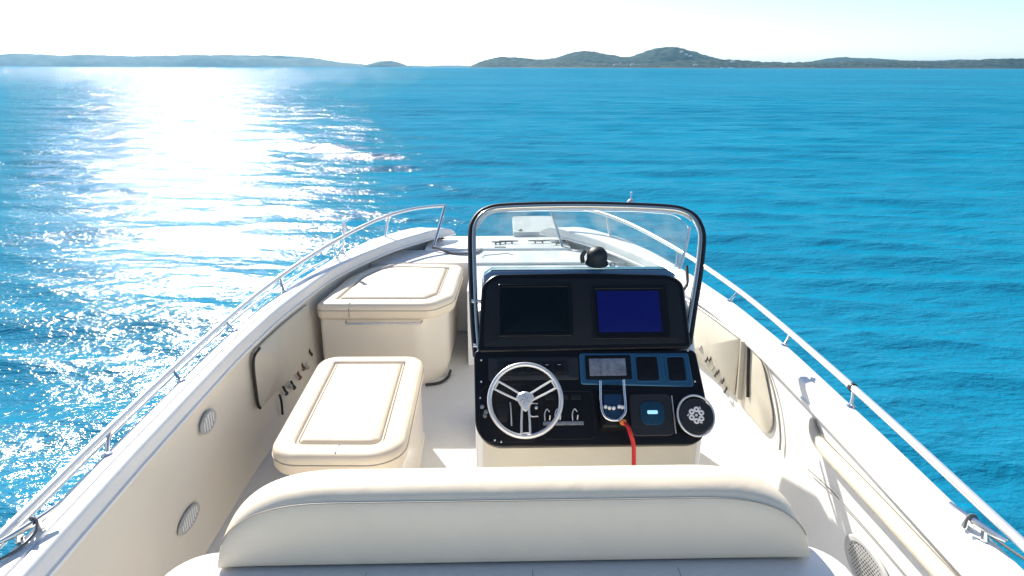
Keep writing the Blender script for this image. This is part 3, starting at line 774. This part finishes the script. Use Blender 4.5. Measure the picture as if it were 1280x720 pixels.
def island(name, sky, D0, depth, m, seed, dx=9., dy=12., rough=1., label=None):
    """Hill mass whose crest runs along northing D0; its shore lies depth/2 in front."""
    pts = [sight(px, py, D0) for px, py in sky]
    xs = np.array([p[0] for p in pts]); hs = np.array([max(p[1], 0) for p in pts])
    X = np.arange(xs[0], xs[-1]+dx, dx); V = np.linspace(-1, 1, int(depth/dy)|1)
    H = np.interp(X, xs, hs)
    k = np.ones(9)/9; H = np.convolve(np.pad(H, 4, mode='edge'), k, 'valid')
    GX, GV = np.meshgrid(X, V, indexing='ij')
    GY = D0+GV*depth/2
    base = (1-np.abs(GV)**1.7)
    shift = fnoise(GX/260., GY/260., seed, 4)
    Z = H[:, None]*np.clip(base*(1+.10*shift*(np.abs(GV) > .02)), 0, 1.02)
    trees = np.abs(fnoise(GX/13., GY/13., seed+3, 3))*2.6*rough+fnoise(GX/60., GY/60., seed+5, 3)*2.2*rough
    Z = Z+trees*np.clip(Z/12., 0, 1)-1.0
    nx, nv = GX.shape
    GYs = GY-shift*18*(1-np.abs(GV))
    co_ = np.stack([GX, GYs, Z], -1).reshape(-1, 3)
    a = (np.arange(nx-1)[:, None]*nv+np.arange(nv-1)[None, :])
    q = np.stack([a, a+nv, a+nv+1, a+1], -1).reshape(-1, 4)
    me = bpy.data.meshes.new(name); me.from_pydata(co_.tolist(), [], q.tolist())
    me.polygons.foreach_set('use_smooth', np.ones(len(q), dtype=bool)); me.materials.append(m); me.update()
    o = bpy.data.objects.new(name, me); COL.objects.link(o); tag(o, label, kind='structure')
    def ground(px, v):                              # height and place on the slope, for houses
        x = None; Yq = D0+v*depth/2
        Xq = sight(px, 84, Yq)[0]
        i = int(np.clip((Xq-X[0])/dx, 0, nx-1)); j = int(round((v+1)/2*(nv-1)))
        p = co_[i*nv+j]
        return Vector(p)
    return ground
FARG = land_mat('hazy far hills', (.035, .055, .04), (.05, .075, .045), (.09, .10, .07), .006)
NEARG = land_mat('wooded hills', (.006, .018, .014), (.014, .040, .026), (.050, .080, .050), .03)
LOWG = land_mat('wooded shore', (.006, .016, .010), (.014, .034, .018), (.075, .085, .058), .04)
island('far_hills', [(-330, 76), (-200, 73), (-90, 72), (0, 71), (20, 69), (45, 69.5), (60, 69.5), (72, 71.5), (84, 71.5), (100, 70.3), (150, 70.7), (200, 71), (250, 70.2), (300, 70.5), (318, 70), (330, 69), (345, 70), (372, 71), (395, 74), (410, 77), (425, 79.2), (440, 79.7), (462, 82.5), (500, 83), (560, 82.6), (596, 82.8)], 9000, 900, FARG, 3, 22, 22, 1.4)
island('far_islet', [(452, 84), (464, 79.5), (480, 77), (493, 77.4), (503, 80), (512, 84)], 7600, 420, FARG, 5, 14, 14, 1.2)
g1 = island('island_hills', [(588, 85), (593, 81), (600, 77.5), (613, 73.5), (627, 72), (640, 71.8), (655, 73), (673, 75), (690, 74), (703, 69), (716, 65), (728, 63), (738, 64), (755, 67), (770, 70), (782, 74), (795, 69), (810, 64), (823, 60.5), (837, 58.8), (850, 60), (864, 63.5), (880, 69), (895, 73), (915, 76), (940, 78), (960, 82), (975, 85)], 4300, 640, NEARG, 11)
g2 = island('low_shore', [(650, 85), (665, 82), (700, 79.5), (740, 78.2), (780, 79.5), (830, 78), (870, 77), (908, 75.2), (950, 75.8), (985, 77.2), (1050, 77.5), (1120, 76), (1180, 75.5), (1240, 73.5), (1290, 73), (1360, 72.5), (1450, 74), (1560, 79), (1600, 85)], 3700, 420, LOWG, 17, 8, 10)
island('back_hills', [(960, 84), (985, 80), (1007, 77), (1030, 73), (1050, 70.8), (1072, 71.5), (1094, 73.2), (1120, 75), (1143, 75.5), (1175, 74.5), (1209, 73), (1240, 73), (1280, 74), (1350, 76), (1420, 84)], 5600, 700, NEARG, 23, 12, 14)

# small houses on the slopes and along the shore
HW = mat('pale render wall', (.62, .60, .55), .8); HR = mat('tiled roof', (.36, .17, .11), .8); HRG = mat('grey roof', (.42, .41, .40), .8)
HWIN = mat('dark window', (.03, .035, .04), .3)
def house(p, wd, dp, hh, rz, roofm, lab):
    o = empty('house', p-Vector((0, 0, 1.5))); o.rotation_euler.z = rz
    plate('wall', box2(-wd/2, -dp/2, wd/2, dp/2), .05, [(0, 0), (0, hh+1.5)], XY(0), HW, o, 2)
    bm = bmesh.new(); z = hh+1.5
    v = [bm.verts.new(q) for q in ((-wd/2-.4, -dp/2-.4, z), (wd/2+.4, -dp/2-.4, z), (wd/2+.4, dp/2+.4, z), (-wd/2-.4, dp/2+.4, z), (-wd/4, 0, z+2.2), (wd/4, 0, z+2.2))]
    for fc in ((0, 1, 5, 4), (1, 2, 5), (2, 3, 4, 5), (3, 0, 4), (3, 2, 1, 0)): bm.faces.new([v[i] for i in fc])
    link('roof', bm, roofm, o, 20)
    for k in range(2):
        x = -wd/4+k*wd/2
        plate('window', box2(x-.8, 2.6, x+.8, 4.0), .02, [(0, 0), (0, .06)], lambda a, b, h: Vector((a, -dp/2-.02-h, b)), HWIN, o, 2)
    tag(o, lab, 'house', 'small houses on the far wooded shore')
house(g2(769, -.72), 16, 10, 7, .1, HR, 'tiny pale house at the waterline below the saddle between the two hills')
house(g2(775, -.55), 14, 10, 6, -.2, HR, 'red roofed house slightly up the shore right of the saddle waterline house')
house(g2(791, -.65), 18, 10, 7, .2, HRG, 'grey roofed shore house left of the big hill')
house(g1(851, -.48), 20, 12, 8, .1, HRG, 'upper left house halfway up the big hill')
house(g1(857, -.56), 16, 10, 7, -.3, HRG, 'middle house of the three on the big hill slope')
house(g1(862, -.62), 22, 12, 6, .3, HRG, 'lowest house of the three on the big hill slope')
house(g2(869, -.74), 20, 10, 5, .0, HRG, 'white house on the shore directly under the big hill')
house(g2(915, -.50), 20, 11, 7, .1, HRG, 'bright house on the low ridge right of the big hill')

# boats anchored off the shore
def far_boat(px, D0, L_, lab, rz=0):
    X0 = sight(px, 84, D0)[0]
    o = empty('anchored_boat', (X0, D0, 0)); o.rotation_euler.z = rz
    bm = bmesh.new(); rings = []
    for t in (-.5, -.3, 0, .25, .4, .5):
        bw = L_*.15*(1-max(0, t/.5)**2.2)+.02; zt = L_*.10*(1+.5*max(0, t))
        rings.append([bm.verts.new((t*L_, y, z)) for y, z in ((-bw, zt), (-bw*.7, -.3), (bw*.7, -.3), (bw, zt))])
    for A, B in zip(rings, rings[1:]):
        for i in range(4): bm.faces.new((A[i], A[(i+1) % 4], B[(i+1) % 4], B[i]))
    bm.faces.new(rings[0]); bm.faces.new(rings[-1][::-1])
    link('hull', bm, WHITEP, o)
    c = plate('cabin', box2(-L_*.28, -L_*.09, L_*.16, L_*.09), L_*.03, [(0, 0), (L_*.01, L_*.09), (L_*.03, L_*.10)], XY(L_*.10), WHITEP, o, 3)
    plate('window', box2(-L_*.22, L_*.12, L_*.1, L_*.165), .05, [(0, 0), (0, .05)], lambda a, b, h: Vector((a, -L_*.089-h, b)), HWIN, c, 2)
    tag(o, lab, 'boat', 'boats anchored off the far shore')
far_boat(903, 3380, 20, 'left of the two white boats at anchor under the low ridge', .1)
far_boat(914, 3400, 26, 'larger right one of the two white boats under the low ridge', -.1)
far_boat(705, 3400, 14, 'lone small white boat off the shore of the left hill')
far_boat(1149, 3350, 18, 'lone white boat far to the right off the low shore', .2)

# buoy near the bow
bu = empty('buoy', (2.86, 14.0, 0))
lathe('float', [(.02, -.12), (.07, -.09), (.085, -.02), (.075, .05), (.04, .09), (.02, .10)], (0, 0, 0), (0, 0, 1), PINK, bu, 20)
lathe('staff', [(.014, 0), (.014, .10), (.024, .105), (.022, .15), (.004, .16)], (0, 0, .09), (.05, 0, 1), WHITEP, bu, 12)
tag(bu, 'small pale pink buoy on the water just beyond the windscreen', 'buoy')

# ------------------------------------------------------------------ haze
SUN_AZ = R(-26); SUN_EL = R(35)
bm = bmesh.new(); bmesh.ops.create_cube(bm, size=1)
hz = link('haze', bm, mat('haze air', (1, 1, 1)), None)
hz.scale = (26000, 24000, 175.); hz.location = (0, 4000, 175/2-4.)
m = hz.data.materials[0]; N = m.node_tree.nodes; L = m.node_tree.links
N.remove(N['Principled BSDF'])
v = N.new('ShaderNodeVolumePrincipled'); v.inputs['Color'].default_value = (.32, .68, 1.0, 1); v.inputs['Density'].default_value = 4.5e-5
v.inputs['Anisotropy'].default_value = .3
L.new(v.outputs['Volume'], N['Material Output'].inputs['Volume'])
tag(hz, kind='stuff', label='thin pale sea haze in front of the distant hills', cat='haze')

# ------------------------------------------------------------------ light
wd = bpy.data.worlds.new('World'); scn.world = wd; wd.use_nodes = True
N = wd.node_tree.nodes; L = wd.node_tree.links
bg = N['Background']; sky = N.new('ShaderNodeTexSky'); sky.sky_type = 'NISHITA'; sky.sun_disc = False
sky.sun_elevation = SUN_EL; sky.sun_rotation = SUN_AZ
sky.air_density = .8; sky.dust_density = .4; sky.ozone_density = 2.0
L.new(sky.outputs[0], bg.inputs['Color']); bg.inputs['Strength'].default_value = .080
sd = bpy.data.lights.new('sun', 'SUN'); sd.energy = 4.2; sd.angle = R(.55); sd.color = (1, .94, .84)
so = bpy.data.objects.new('sun', sd); COL.objects.link(so)
dirv = Vector((math.sin(SUN_AZ)*math.cos(SUN_EL), math.cos(SUN_AZ)*math.cos(SUN_EL), math.sin(SUN_EL)))
so.rotation_euler = dirv.to_track_quat('Z', 'Y').to_euler()

# ------------------------------------------------------------------ camera
cd = bpy.data.cameras.new('camera'); cam = bpy.data.objects.new('camera', cd); COL.objects.link(cam)
cd.sensor_width = 36; cd.lens = 36*FPX/1280; cd.clip_end = 60000; cd.clip_start = .05
cam.location = (0, 0, CAMZ)
cam.rotation_mode = 'QUATERNION'
fwd = Vector((math.sin(YAW)*math.cos(PITCH), math.cos(YAW)*math.cos(PITCH), -math.sin(PITCH)))
cam.rotation_quaternion = fwd.to_track_quat('-Z', 'Y') @ Matrix.Rotation(R(.12), 3, 'Z').to_quaternion()
scn.camera = cam
vs = scn.view_settings; vs.view_transform = 'Standard'; vs.look = 'None'; vs.exposure = 1.13; vs.gamma = 1
scn.cycles.use_denoising = True; scn.cycles.max_bounces = 8; scn.cycles.diffuse_bounces = 4; scn.cycles.volume_bounces = 0
scn.cycles.sample_clamp_indirect = 6
